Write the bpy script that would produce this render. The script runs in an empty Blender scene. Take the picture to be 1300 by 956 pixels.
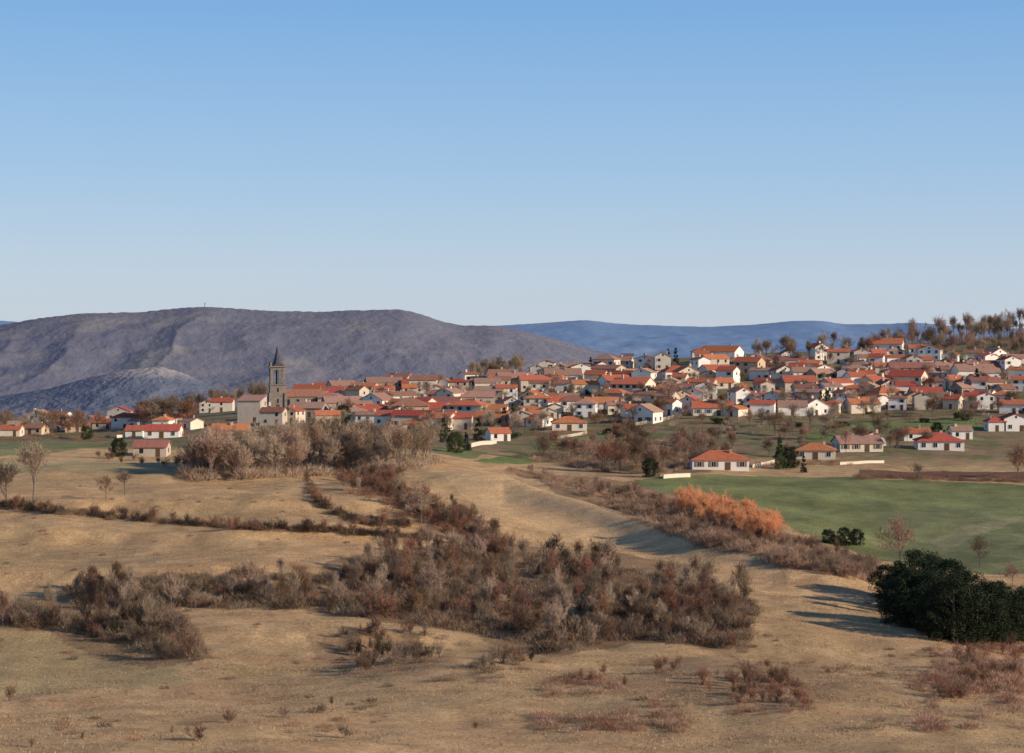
import bpy, math, random
import numpy as np
from mathutils import Vector
rnd = random.Random(7)
RS = np.random.RandomState(11)
F = 2500.0; CZ = 60.0; HY = 430.0
COL = bpy.context.scene.collection
rad = math.radians

# ------------------------------------------------------------ noise
_perm = np.random.RandomState(3).rand(512, 512)
def vnoise(x, y):
    x = np.asarray(x, float); y = np.asarray(y, float)
    xi = np.floor(x).astype(int); yi = np.floor(y).astype(int)
    fx = x - xi; fy = y - yi
    fx = fx*fx*(3-2*fx); fy = fy*fy*(3-2*fy)
    a = _perm[xi % 512, yi % 512]; b = _perm[(xi+1) % 512, yi % 512]
    c = _perm[xi % 512, (yi+1) % 512]; d = _perm[(xi+1) % 512, (yi+1) % 512]
    return (a*(1-fx)+b*fx)*(1-fy)+(c*(1-fx)+d*fx)*fy - 0.5
def fbm(x, y, o=4):
    s = 0; a = 1.0
    for k in range(o):
        s = s + a*vnoise(x*2**k+17.3*k, y*2**k+5.1*k); a *= 0.5
    return s

# ------------------------------------------------------------ terrain
Dk = np.array([150,200,250,300,350,400,450,500,560,620,700,780,860,940,1020], float)
T = {
-200:[960,865,790,722,668,628,594,577,570,563,557,550,545,540,538],
0:   [960,865,790,722,668,628,594,577,570,563,557,550,544,540,538],
160: [960,865,790,722,668,628,596,580,571,562,553,545,538,533,532],
350: [960,865,785,722,672,632,600,583,572,560,542,526,516,514,516],
540: [960,862,788,733,680,635,600,580,570,558,540,522,506,494,490],
700: [960,862,795,740,695,655,625,602,583,562,538,515,492,474,467],
900: [955,855,790,735,700,676,640,606,583,562,535,508,482,460,452],
1100:[955,855,800,765,735,700,650,612,588,565,537,508,480,455,444],
1300:[960,865,815,770,738,712,660,618,592,568,535,503,472,445,424],
1500:[960,865,815,770,738,712,660,618,592,568,530,495,460,430,405]}
cols = sorted(T)
dg = np.concatenate([np.arange(20, 1100, 4.0), np.geomspace(1100, 30000, 60)])
pg = np.arange(-1800, 3100, 10.0)
near = [(20,-6),(60,-20),(100,-27)]
Zc = []
for c in cols:
    z = -(np.array(T[c])-HY)/F*Dk
    zl = z[-1]
    dd = [a for a,_ in near]+list(Dk)+[1100,1300,1700,2500,30000]
    zz = [b for _,b in near]+list(z)+[zl-1.5, zl-14, min(zl-30,-75), -95, -100]
    Zc.append(np.interp(dg, dd, zz))
Zc = np.array(Zc)
ZG = np.array([np.interp(pg, cols, Zc[:, j]) for j in range(len(dg))]).T   # (px,d)
def blur(a, ax, n):
    for _ in range(n):
        p = np.pad(a, [(1,1) if i == ax else (0,0) for i in range(2)], mode='edge')
        if ax == 0: a = (p[:-2]+2*p[1:-1]+p[2:])/4
        else: a = (p[:, :-2]+2*p[:, 1:-1]+p[:, 2:])/4
    return a
ZG = blur(ZG, 0, 14); ZG[:, :275] = blur(ZG, 1, 10)[:, :275]
def sst(a, b, x):
    t = np.clip((x-a)/(b-a), 0, 1); return t*t*(3-2*t)
def HR(px, d):
    """terrain height relative to the eye, at column px / distance d"""
    px = np.asarray(px, float); d = np.asarray(d, float)
    i = np.clip((px-pg[0])/10.0, 0, len(pg)-1.001); j = np.interp(d, dg, np.arange(len(dg)))
    j = np.clip(j, 0, len(dg)-1.001)
    i0 = i.astype(int); j0 = j.astype(int); fi = i-i0; fj = j-j0
    z = (ZG[i0,j0]*(1-fi)+ZG[i0+1,j0]*fi)*(1-fj)+(ZG[i0,j0+1]*(1-fi)+ZG[i0+1,j0+1]*fi)*fj
    x = (px-650)/F*d
    amp = np.interp(d, [20,100,450,600,900,1400,3000], [.3,1,1,.35,.2,1,6])
    dl = np.interp(px, [520,640,760,880,1000,1110], [455,445,405,362,335,325])
    wdw = sst(520,640,px)*(1-sst(1040,1180,px))
    e = d-dl
    calm = 1-.75*wdw*np.exp(-((e+12)/26)**2)
    z = z + amp*calm*(2.5*fbm(x/38+3, d/38, 3) + 0.4*fbm(x/6, d/6, 2))
    # long rounded ridge falling to the right, hollow behind it
    z = z + wdw*(3.4*np.exp(-((e+10)/16)**2) - 1.6*np.exp(-((e-15)/11)**2))
    # terraces on the left slope
    wl = 1-sst(430,600,px)
    for dt, hh in ((372,1.8),(338,1.6),(288,2.0),(232,1.6)):
        q = d-dt-7*fbm(x/25+dt, d*0+dt, 2)
        z = z + wl*hh*(np.exp(-(q/4)**2)*(q < 0)+np.exp(-(q/20)**2)*(q >= 0))
    return z
def H(x, y):
    return CZ + HR(650+F*np.asarray(x)/np.maximum(y, 1), y)
dscan = np.arange(110, 1095, 1.0)
def hit(px, py):
    z = HR(np.full_like(dscan, px), dscan)
    pr = HY - F*z/dscan
    k = np.argmax(pr <= py)
    if pr[k] > py: k = int(np.argmin(pr))
    d = dscan[k]
    return ((px-650)/F*d, d, CZ+float(z[k]))

# ------------------------------------------------------------ materials
def mat(name, col, col2=None, scale=1.0, rough=0.9, bump=0.0, objrand=0.0, detail=6, bscale=None):
    m = bpy.data.materials.new(name); m.use_nodes = True
    nt = m.node_tree; N = nt.nodes; L = nt.links
    b = N['Principled BSDF']; b.inputs['Roughness'].default_value = rough
    b.inputs['Specular IOR Level'].default_value = 0.15
    tc = N.new('ShaderNodeTexCoord')
    nz = N.new('ShaderNodeTexNoise'); nz.inputs['Scale'].default_value = scale; nz.inputs['Detail'].default_value = detail
    nz.inputs['Roughness'].default_value = 0.65
    L.new(tc.outputs['Object'], nz.inputs['Vector'])
    rp = N.new('ShaderNodeValToRGB')
    rp.color_ramp.elements[0].position = 0.32; rp.color_ramp.elements[1].position = 0.68
    c2 = col2 or tuple(c*0.7 for c in col)
    rp.color_ramp.elements[0].color = (*c2, 1); rp.color_ramp.elements[1].color = (*col, 1)
    L.new(nz.outputs['Fac'], rp.inputs['Fac'])
    out = rp.outputs['Color']
    if objrand:
        oi = N.new('ShaderNodeObjectInfo'); mr = N.new('ShaderNodeMapRange')
        mr.inputs['To Min'].default_value = 1-objrand; mr.inputs['To Max'].default_value = 1+objrand
        L.new(oi.outputs['Random'], mr.inputs['Value'])
        hs = N.new('ShaderNodeHueSaturation')
        L.new(mr.outputs['Result'], hs.inputs['Value'])
        mr2 = N.new('ShaderNodeMapRange'); mr2.inputs['To Min'].default_value = 0.5-objrand*0.06; mr2.inputs['To Max'].default_value = 0.5+objrand*0.06
        mm = N.new('ShaderNodeMath'); mm.operation = 'FRACT'; m2 = N.new('ShaderNodeMath'); m2.operation = 'MULTIPLY'; m2.inputs[1].default_value = 7.31
        L.new(oi.outputs['Random'], m2.inputs[0]); L.new(m2.outputs[0], mm.inputs[0]); L.new(mm.outputs[0], mr2.inputs['Value'])
        L.new(mr2.outputs['Result'], hs.inputs['Hue'])
        L.new(out, hs.inputs['Color']); out = hs.outputs['Color']
    L.new(out, b.inputs['Base Color'])
    if bump:
        n2 = N.new('ShaderNodeTexNoise'); n2.inputs['Scale'].default_value = bscale or scale*4; n2.inputs['Detail'].default_value = 5
        L.new(tc.outputs['Object'], n2.inputs['Vector'])
        bp = N.new('ShaderNodeBump'); bp.inputs['Strength'].default_value = bump; bp.inputs['Distance'].default_value = 0.3
        L.new(n2.outputs['Fac'], bp.inputs['Height']); L.new(bp.outputs['Normal'], b.inputs['Normal'])
    return m
WALLS = {
 'white': mat('white_render', (.86,.81,.74), (.76,.70,.62), .5, objrand=.06),
 'cream': mat('cream_render', (.77,.67,.53), (.67,.57,.44), .5, objrand=.1),
 'beige': mat('beige_render', (.60,.51,.41), (.49,.41,.32), .6, objrand=.12),
 'stone': mat('rubble_stone', (.43,.36,.29), (.29,.24,.19), 1.6, bump=.3, objrand=.12),
 'ochre': mat('ochre_render', (.63,.47,.32), (.52,.38,.25), .5, objrand=.1),
 'grey': mat('grey_render', (.52,.47,.42), (.39,.35,.32), .5, objrand=.1)}
ROOFS = {
 'orange': mat('orange_tile', (.62,.21,.10), (.46,.145,.07), .9, bump=.3, objrand=.18),
 'red': mat('red_tile', (.50,.135,.075), (.36,.095,.055), .9, bump=.3, objrand=.18),
 'brown': mat('brown_tile', (.38,.175,.115), (.25,.115,.08), .9, bump=.3, objrand=.2),
 'faded': mat('faded_tile', (.48,.27,.19), (.33,.195,.14), .9, bump=.3, objrand=.16),
 'slate': mat('slate_tile', (.16,.14,.14), (.10,.09,.095), .9, bump=.3, objrand=.14)}
GLASS = mat('window_glass', (.03,.035,.045), (.02,.02,.025), 1, rough=.25)
SHUT = [mat('wood_shutter', (.30,.2,.13), None, 2), mat('blue_grey_shutter', (.25,.29,.33), None, 2), mat('pale_shutter', (.55,.5,.44), None, 2)]
DOORM = mat('dark_wood_door', (.16,.09,.05), None, 2)
FRAME = mat('window_frame_paint', (.7,.68,.64), None, 2)
CHSTONE = mat('lava_stone', (.31,.25,.20), (.19,.155,.13), .8, bump=.4)
SLATE = mat('spire_slate', (.10,.095,.105), (.065,.06,.07), 1.2, bump=.3)
METAL = mat('dull_metal', (.25,.25,.26), None, 3, rough=.5)
BARK = mat('grey_bark', (.22,.17,.135), (.12,.09,.075), 5, objrand=.2)
TW = {
 'grey': mat('twig_grey', (.31,.225,.16), (.20,.145,.10), 2, objrand=.28),
 'tan': mat('twig_tan', (.50,.37,.265), (.36,.26,.185), 2, objrand=.2),
 'brown': mat('twig_brown', (.25,.155,.10), (.155,.095,.064), 2, objrand=.28),
 'red': mat('twig_red_brown', (.34,.175,.11), (.22,.11,.07), 2, objrand=.25),
 'pink': mat('twig_dusty_pink', (.46,.29,.205), (.32,.195,.14), 2, objrand=.2),
 'orange': mat('twig_orange', (.86,.43,.22), (.68,.33,.165), 2, objrand=.1),
 'dark': mat('twig_dark', (.10,.075,.055), (.05,.04,.03), 2, objrand=.25)}
LEAF = {
 'dark': mat('evergreen_leaf', (.04,.052,.024), (.015,.022,.012), 1.2, objrand=.2),
 'mid': mat('garden_leaf', (.07,.09,.035), (.03,.045,.018), 1.2, objrand=.25),
 'blue': mat('conifer_needle', (.035,.055,.038), (.014,.026,.02), 1.2, objrand=.2)}

# ------------------------------------------------------------ object helpers
def tag(o, label, cat, group=None):
    o['label'] = label; o['category'] = cat
    if group: o['group'] = group
    return o
def empty(name, loc, rz=0.0, label='', cat='', group=None):
    o = bpy.data.objects.new(name, None); COL.objects.link(o)
    o.location = loc; o.rotation_euler = (0,0,rz); o.empty_display_size = .5
    return tag(o, label, cat, group)
def mesh(name, V, Fc, m):
    me = bpy.data.meshes.new(name); me.from_pydata([tuple(v) for v in V], [], Fc); me.materials.append(m); me.update()
    return me
def link(name, me, parent=None, loc=(0,0,0), rz=0, sc=(1,1,1)):
    o = bpy.data.objects.new(name, me); COL.objects.link(o)
    o.location = loc; o.rotation_euler = (0,0,rz); o.scale = sc
    if parent: o.parent = parent
    return o
def np_mesh(name, V, n, m):
    V = np.asarray(V, np.float32).reshape(-1, 3); k = len(V)//n
    me = bpy.data.meshes.new(name)
    me.vertices.add(len(V)); me.vertices.foreach_set('co', V.ravel())
    me.loops.add(len(V)); me.loops.foreach_set('vertex_index', np.arange(len(V), dtype=np.int32))
    me.polygons.add(k); me.polygons.foreach_set('loop_start', np.arange(0, len(V), n, dtype=np.int32))
    me.polygons.foreach_set('loop_total', np.full(k, n, dtype=np.int32))
    me.materials.append(m); me.update(calc_edges=True)
    return me
def grid_mesh(name, X, Y, Z, m):
    a, b = X.shape
    V = np.stack([X, Y, Z], -1).reshape(-1, 3).astype(np.float32)
    idx = np.arange(a*b).reshape(a, b)
    q = np.stack([idx[:-1,:-1], idx[1:,:-1], idx[1:,1:], idx[:-1,1:]], -1).reshape(-1, 4).astype(np.int32)
    me = bpy.data.meshes.new(name)
    me.vertices.add(len(V)); me.vertices.foreach_set('co', V.ravel())
    me.loops.add(q.size); me.loops.foreach_set('vertex_index', q.ravel())
    me.polygons.add(len(q)); me.polygons.foreach_set('loop_start', np.arange(0, q.size, 4, dtype=np.int32))
    me.polygons.foreach_set('loop_total', np.full(len(q), 4, dtype=np.int32))
    me.polygons.foreach_set('use_smooth', np.ones(len(q), dtype=bool))
    me.materials.append(m); me.update(calc_edges=True)
    return me
def box(V, Fc, x0, x1, y0, y1, z0, z1):
    n = len(V)
    V += [(x0,y0,z0),(x1,y0,z0),(x1,y1,z0),(x0,y1,z0),(x0,y0,z1),(x1,y0,z1),(x1,y1,z1),(x0,y1,z1)]
    Fc += [(n,n+3,n+2,n+1),(n+4,n+5,n+6,n+7),(n,n+1,n+5,n+4),(n+1,n+2,n+6,n+5),(n+2,n+3,n+7,n+6),(n+3,n,n+4,n+7)]

# ------------------------------------------------------------ ground
pcol = np.concatenate([np.arange(-1800,-150,50.0), np.arange(-150,1450,3.0), np.arange(1450,3100,50.0)])
drow = np.concatenate([np.arange(20,120,5.0), np.arange(120,560,1.3), np.arange(560,1100,3.5), np.geomspace(1104,29000,60)])
PX, DD = np.meshgrid(pcol, drow, indexing='ij')
ZZ = HR(PX, DD); GX = (PX-650)/F*DD
def in_poly(px, d, poly):
    pts = [(a, hit(a, b)[1]) for (a, b) in poly]
    res = np.zeros(px.shape, bool); n = len(pts)
    for i in range(n):
        x1, y1 = pts[i]; x2, y2 = pts[(i+1) % n]
        res ^= ((y1 > d) != (y2 > d)) & (px < (x2-x1)*(d-y1)/((y2-y1) or 1e-9)+x1)
    return res
wx = PX + 5*fbm(GX/7, DD/7, 3); wd = DD + 3.0*fbm(GX/9+40, DD/9, 3)
n1 = fbm(GX/30, DD/30, 4)[..., None]; n2 = fbm(GX/8+9, DD/8, 4)[..., None]; n3 = fbm(GX/2.5+9, DD/2.5, 3)[..., None]
tanA = np.array([.66,.42,.215]); tanB = np.array([.50,.335,.17]); tanC = np.array([.46,.265,.135])
t = np.clip(.5+1.2*n1, 0, 1)
C = tanA*t + tanB*(1-t)
t2 = np.clip(.3+1.8*n2, 0, 1); C = C*(1-.5*t2)+tanC*.5*t2
C = C*(1+.3*n3)
vil = np.clip((DD-545)/40, 0, 1)[..., None]
k_ = np.clip(.6+1.5*n2,0,1)
vc = np.array([.30,.205,.12])*k_+np.array([.155,.165,.07])*(1-k_)
C = C*(1-vil)+vc*vil*(1+.25*n3)
GREEN = np.array([.205,.215,.09])
def paint(poly, col, k=1.0, var=.25):
    global C
    mk = in_poly(wx, wd, poly)[..., None]*k
    C = C*(1-mk)+col*(1+var*n1+var*.5*n2)*mk
FIELD = [(795,612),(900,603),(1100,606),(1300,616),(1420,618),(1420,728),(1240,728),(1120,712),(1020,678),(900,640)]
paint(FIELD, GREEN)
band = in_poly(wx, wd, FIELD)[..., None]*(.10*np.sin((DD+.12*GX)/4.2+2*fbm(GX/40,DD/40,2))+.22*fbm(GX/60,(DD)/9,3))[..., None]
C = C*(1+band)
paint([(1110,650),(1300,640),(1420,640),(1420,728),(1240,728),(1130,704)], np.array([.20,.205,.10]), .8, .4)
paint([(1180,690),(1300,655),(1300,662),(1200,700)], np.array([.30,.27,.15]), .7)
paint([(1090,596),(1300,600),(1420,602),(1420,612),(1300,611),(1090,604)], np.array([.21,.115,.07]))
paint([(600,586),(720,557),(790,544),(810,550),(760,568),(660,590)], np.array([.20,.24,.085]))
paint([(1010,554),(1100,536),(1240,530),(1250,545),(1120,558),(1020,562)], np.array([.20,.23,.085]))
paint([(-100,566),(0,563),(100,560),(130,564),(90,572),(0,580),(-100,584)], GREEN*1.1, .8)
paint([(540,566),(620,575),(600,583),(545,574)], GREEN)
paint([(0,806),(80,800),(190,822),(250,870),(60,880),(-100,880),(-100,806)], np.array([.43,.32,.16]), .8)
paint([(0,600),(230,600),(220,612),(60,622),(-80,622),(-80,600)], np.array([.56,.37,.19]), .7)
paint([(-80,588),(100,584),(230,596),(200,602),(-80,600)], np.array([.40,.32,.16]), .8)
paint([(545,598),(640,602),(760,640),(885,690),(860,702),(760,690),(660,665),(600,640)], np.array([.68,.45,.235]), .8, .15)
for pl in ([(0,765),(120,742),(215,770),(270,835),(190,850),(60,805),(0,805)],
           [(90,742),(330,735),(400,745),(470,698),(640,688),(760,700),(880,718),(965,770),(950,830),(800,815),(700,835),(600,805),(520,795),(400,778),(110,765)],
           [(425,588),(450,588),(580,655),(650,700),(600,700),(500,640)],
           [(640,592),(800,612),(900,640),(990,672),(1120,712),(1110,744),(1000,724),(880,694),(760,644)],
           [(650,575),(800,555),(960,570),(900,600),(760,603)]):
    paint(pl, np.array([.25,.16,.095]), .72, .5)
for pl in ([(700,862),(850,842),(1000,845),(1150,875),(1000,905),(800,890)],[(1180,822),(1300,808),(1300,875),(1200,872)],[(380,800),(520,810),(600,850),(450,860)]):
    paint(pl, np.array([.36,.21,.12]), .5, .5)
gm = bpy.data.materials.new('hillside_ground'); gm.use_nodes = True
N = gm.node_tree.nodes; L = gm.node_tree.links; b = N['Principled BSDF']
b.inputs['Roughness'].default_value = .95; b.inputs['Specular IOR Level'].default_value = .05
at = N.new('ShaderNodeAttribute'); at.attribute_name = 'Col'
tc = N.new('ShaderNodeTexCoord')
na = N.new('ShaderNodeTexNoise'); na.inputs['Scale'].default_value = 1.9; na.inputs['Detail'].default_value = 8; na.inputs['Roughness'].default_value = .75
nb = N.new('ShaderNodeTexNoise'); nb.inputs['Scale'].default_value = .22; nb.inputs['Detail'].default_value = 8; nb.inputs['Roughness'].default_value = .7
L.new(tc.outputs['Object'], na.inputs['Vector']); L.new(tc.outputs['Object'], nb.inputs['Vector'])
m1 = N.new('ShaderNodeMapRange'); m1.inputs['From Min'].default_value=.3; m1.inputs['From Max'].default_value=.7; m1.inputs['To Min'].default_value=.64; m1.inputs['To Max'].default_value=1.3
m2 = N.new('ShaderNodeMapRange'); m2.inputs['From Min'].default_value=.3; m2.inputs['From Max'].default_value=.7; m2.inputs['To Min'].default_value=.75; m2.inputs['To Max'].default_value=1.22
L.new(na.outputs['Fac'], m1.inputs['Value']); L.new(nb.outputs['Fac'], m2.inputs['Value'])
mu = N.new('ShaderNodeMath'); mu.operation='MULTIPLY'; L.new(m1.outputs[0], mu.inputs[0]); L.new(m2.outputs[0], mu.inputs[1])
vm = N.new('ShaderNodeVectorMath'); vm.operation='SCALE'; L.new(at.outputs['Color'], vm.inputs[0]); L.new(mu.outputs[0], vm.inputs['Scale'])
L.new(vm.outputs[0], b.inputs['Base Color'])
bp = N.new('ShaderNodeBump'); bp.inputs['Strength'].default_value=.65; bp.inputs['Distance'].default_value=.3
L.new(na.outputs['Fac'], bp.inputs['Height']); L.new(bp.outputs['Normal'], b.inputs['Normal'])
gme = grid_mesh('ground', GX, DD, ZZ+CZ, gm)
ca = gme.color_attributes.new('Col', 'FLOAT_COLOR', 'POINT')
ca.data.foreach_set('color', np.concatenate([np.clip(C,0.01,1), np.ones(C.shape[:2]+(1,))], -1).astype(np.float32).ravel())
g = link('ground', gme); g['kind'] = 'structure'

# ------------------------------------------------------------ distant hills
def hill(name, crest, d0, d1, d2, zb, m, gul, seed, step=2.0, rows=110, rough=6, fx=180):
    xs = [c[0] for c in crest]; ys = [c[1] for c in crest]
    p = np.arange(xs[0], xs[-1]+1, step)
    cy = np.interp(p, xs, ys)
    k = np.ones(7)/7; cyp = np.pad(cy, 3, mode='edge'); cy = np.convolve(cyp, k, 'valid')
    zc = (HY-cy)/F*d1
    s = np.concatenate([np.linspace(0,1,rows), np.linspace(1.02,2,20)])
    Pm, S = np.meshgrid(p, s, indexing='ij')
    d = np.where(S <= 1, d0+(d1-d0)*S, d1+(d2-d1)*(S-1))
    x = (Pm-650)/F*d
    zcs = np.convolve(np.pad(zc, 40, mode='edge'), np.ones(81)/81, 'valid')[:, None]
    mixc = np.clip((1-S)*2, 0, 1); zcm = zc[:, None]*(1-mixc)+zcs*mixc
    prof = np.where(S <= 1, (S**1.1), (2-S))
    sm = prof*prof*(3-2*prof)*.45+prof*.55
    z = zb+(zcm-zb)*sm
    q = d1/3500.0
    rid = 1-np.abs(2*fbm(x/(fx*q)+seed+.5*fbm(d/(400*q),x/(400*q),2), d/(700*q), 4))
    w = np.where(S <= 1, np.sin(np.pi*np.clip(S,0,1))**.8, 0)
    z = z - gul*(1-rid)*w*2.0 + rough*w*fbm(x/(50*q), d/(50*q), 4) + rough*.35*vnoise(x/(7*q), d/(7*q))
    o = link(name, grid_mesh(name, x, d, z+CZ, m)); o['kind'] = 'structure'
    return o
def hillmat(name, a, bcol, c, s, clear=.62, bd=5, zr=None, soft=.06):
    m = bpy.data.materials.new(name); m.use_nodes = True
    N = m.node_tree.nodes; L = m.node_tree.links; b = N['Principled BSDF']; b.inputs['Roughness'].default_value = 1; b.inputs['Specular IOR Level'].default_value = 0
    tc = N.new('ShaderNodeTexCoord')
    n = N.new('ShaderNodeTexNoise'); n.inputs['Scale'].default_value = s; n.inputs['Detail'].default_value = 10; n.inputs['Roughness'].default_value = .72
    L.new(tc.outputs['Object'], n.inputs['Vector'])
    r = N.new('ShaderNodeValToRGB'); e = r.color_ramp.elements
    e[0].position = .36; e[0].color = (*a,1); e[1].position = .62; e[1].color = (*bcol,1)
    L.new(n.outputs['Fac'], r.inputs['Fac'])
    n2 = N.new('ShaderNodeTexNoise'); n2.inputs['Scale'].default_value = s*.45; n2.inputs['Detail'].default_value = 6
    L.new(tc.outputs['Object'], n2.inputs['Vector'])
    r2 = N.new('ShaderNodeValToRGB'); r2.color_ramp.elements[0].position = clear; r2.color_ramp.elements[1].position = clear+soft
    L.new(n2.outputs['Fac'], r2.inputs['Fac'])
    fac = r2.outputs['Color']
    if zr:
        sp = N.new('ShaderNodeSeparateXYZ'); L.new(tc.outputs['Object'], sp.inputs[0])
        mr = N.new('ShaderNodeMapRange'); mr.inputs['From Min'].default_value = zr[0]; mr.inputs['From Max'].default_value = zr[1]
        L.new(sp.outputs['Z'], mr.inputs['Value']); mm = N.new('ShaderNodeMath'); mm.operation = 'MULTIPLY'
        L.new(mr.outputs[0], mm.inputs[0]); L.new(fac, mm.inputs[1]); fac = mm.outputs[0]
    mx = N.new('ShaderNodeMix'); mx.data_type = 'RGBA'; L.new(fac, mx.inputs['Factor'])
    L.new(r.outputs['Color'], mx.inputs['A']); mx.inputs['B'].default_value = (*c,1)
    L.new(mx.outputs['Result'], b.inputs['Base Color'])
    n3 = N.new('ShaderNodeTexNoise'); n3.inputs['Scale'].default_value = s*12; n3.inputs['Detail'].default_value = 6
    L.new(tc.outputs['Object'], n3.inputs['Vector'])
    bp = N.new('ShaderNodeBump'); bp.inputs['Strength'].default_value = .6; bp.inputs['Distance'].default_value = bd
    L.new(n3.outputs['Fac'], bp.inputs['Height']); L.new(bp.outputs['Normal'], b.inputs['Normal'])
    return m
HM1 = hillmat('wooded_plateau_haze_tint', (.175,.185,.235), (.22,.21,.24), (.245,.235,.245), .014, .57, 3)  # mauve-grey woodland colours include painted distance haze
HM2 = hillmat('wooded_knoll_haze_tint', (.13,.155,.21), (.165,.18,.23), (.38,.34,.33), .018, .44, zr=(8,22), soft=.1)  # bluish woodland base has aerial haze mixed in; clearings are pale
HM3 = hillmat('mountains_haze_blue', (.19,.29,.45), (.21,.31,.465), (.25,.34,.47), .002, .58, 3)  # blue is atmospheric haze painted into the base colour
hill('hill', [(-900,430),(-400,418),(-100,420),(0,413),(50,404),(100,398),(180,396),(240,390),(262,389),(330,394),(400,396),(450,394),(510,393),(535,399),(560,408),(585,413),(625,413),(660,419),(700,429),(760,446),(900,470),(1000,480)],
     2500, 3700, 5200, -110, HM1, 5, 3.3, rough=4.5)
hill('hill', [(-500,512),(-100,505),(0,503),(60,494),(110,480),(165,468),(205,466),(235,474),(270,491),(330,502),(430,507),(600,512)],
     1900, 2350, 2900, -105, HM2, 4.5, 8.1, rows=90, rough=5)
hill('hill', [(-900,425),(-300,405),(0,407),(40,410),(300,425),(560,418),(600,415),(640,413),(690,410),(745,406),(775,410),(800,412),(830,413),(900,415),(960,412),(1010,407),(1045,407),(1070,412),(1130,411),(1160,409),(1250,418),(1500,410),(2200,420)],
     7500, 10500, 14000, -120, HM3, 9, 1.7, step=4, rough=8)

# ------------------------------------------------------------ plants
def tubes_add(tv, tf, p0, p1, r0, r1, n=5):
    p0 = np.array(p0, float); p1 = np.array(p1, float); d = p1-p0; d /= (np.linalg.norm(d)+1e-9)
    a = np.cross(d, (0.3,.9,.1)); a /= np.linalg.norm(a)+1e-9; b_ = np.cross(d, a); k = len(tv)
    for (p, r) in ((p0,r0),(p1,r1)):
        for i in range(n):
            t = 2*math.pi*i/n; tv.append(tuple(p+a*r*math.cos(t)+b_*r*math.sin(t)))
    for i in range(n): tf.append((k+i, k+(i+1)%n, k+n+(i+1)%n, k+n+i))
def make_bare(seed, tree=True, spread=.55, kids=(7,6,5,4), tw=.0055, upb=.18):
    rr = random.Random(seed); tv, tf, tris = [], [], []
    def rv():
        v = np.array([rr.gauss(0,1) for _ in range(3)]); return v/math.sqrt(v@v)
    def crs(a, b): return np.array([a[1]*b[2]-a[2]*b[1], a[2]*b[0]-a[0]*b[2], a[0]*b[1]-a[1]*b[0]])
    def tri(p, q, w):
        s = crs(q-p, rv()); s /= math.sqrt(s@s)+1e-9
        tris.append((p-s*w, p+s*w, q))
    def grow(p, d, Ln, r, lev, maxl):
        nseg = 3; pts = [p]
        for s in range(nseg):
            q = p+d*Ln/nseg
            if lev <= 1: tubes_add(tv, tf, p, q, r*(1-s/4), r*(1-(s+1)/4), 5 if lev == 0 else 4)
            else: tri(p, q+d*Ln/nseg*.4, max(tw*1.1, r*.7))
            p = q; pts.append(p)
            d = d+rv()*(.2 if lev else .1)+np.array([0,0,upb*.5]); d /= math.sqrt(d@d)
        if lev >= maxl: return
        n = kids[lev]
        for i in range(n):
            f = rr.uniform(.28, 1.0)*nseg; k = min(int(f), nseg-1)
            s = pts[k]+(pts[k+1]-pts[k])*(f-k)
            cd = d*.55+rv()*(.7 if lev else spread*1.35)+np.array([0,0,upb]); cd /= math.sqrt(cd@cd)
            if cd[2] < -.1: cd[2] = -.1*cd[2]
            nl = Ln*(rr.uniform(.5,.8) if lev else rr.uniform(.42,.62)*(1.35-.75*f/nseg))
            if lev+1 == maxl:
                for _ in range(2):
                    c2 = cd+rv()*.5; c2 /= math.sqrt(c2@c2); tri(s, s+c2*nl*rr.uniform(.6,1), tw)
            grow(s, cd, nl, r*.5, lev+1, maxl)
    if tree:
        grow(np.array([0,0,-.03]), np.array([rr.uniform(-.06,.06), rr.uniform(-.06,.06), 1.]), .66, .017, 0, 4)
    else:
        for i in range(7):
            a = rr.uniform(0, 6.28); s = rr.uniform(.1, spread)
            grow(np.array([0,0,-.03]), np.array([math.cos(a)*s, math.sin(a)*s, 1.])/math.sqrt(1+s*s), rr.uniform(.28,.7), .009, 1, 3)
    T_ = np.array(tris).reshape(-1, 3)
    zt = np.percentile(T_[:, 2], 98); tv = [(v[0]/zt, v[1]/zt, v[2]/zt) for v in tv]
    return tv, tf, T_/zt
TREES = [make_bare(10+i, True, .45+.12*(i%3), (11,6,4,3), tw=.0030, upb=.28) for i in range(7)]
SHRUBS = [make_bare(40+i, False, .55+.1*i, (0,7,6,3), tw=.0042, upb=.34) for i in range(7)]
def light_shrub(seed):
    r = np.random.RandomState(seed); n = 170
    a = r.rand(n)*6.28; rr_ = r.rand(n)**.6*.55; h = r.rand(n)*.7
    P = np.stack([np.cos(a)*rr_, np.sin(a)*rr_, h*(1-rr_)], -1)
    D = np.stack([np.cos(a)*.35, np.sin(a)*.35, np.ones(n)], -1)+r.randn(n,3)*.38
    D /= np.linalg.norm(D, axis=1)[:, None]; S = np.cross(D, r.randn(n,3)); S /= np.linalg.norm(S, axis=1)[:, None]
    Ln = (.2+.35*r.rand(n))[:, None]
    return np.stack([P-S*.010, P+S*.010, P+D*Ln], 1).reshape(-1, 3)
LIGHT = [light_shrub(i) for i in range(8)]
_stem = {}; _crown = {}
def plant_meshes(kind, i, colr):
    src = TREES if kind == 'tree' else SHRUBS
    if (kind, i) not in _stem: _stem[kind, i] = mesh('trunk', src[i][0], src[i][1], BARK)
    if (kind, i, colr) not in _crown: _crown[kind, i, colr] = np_mesh('crown', src[i][2], 3, TW[colr])
    return _stem[kind, i], _crown[kind, i, colr]
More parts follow.
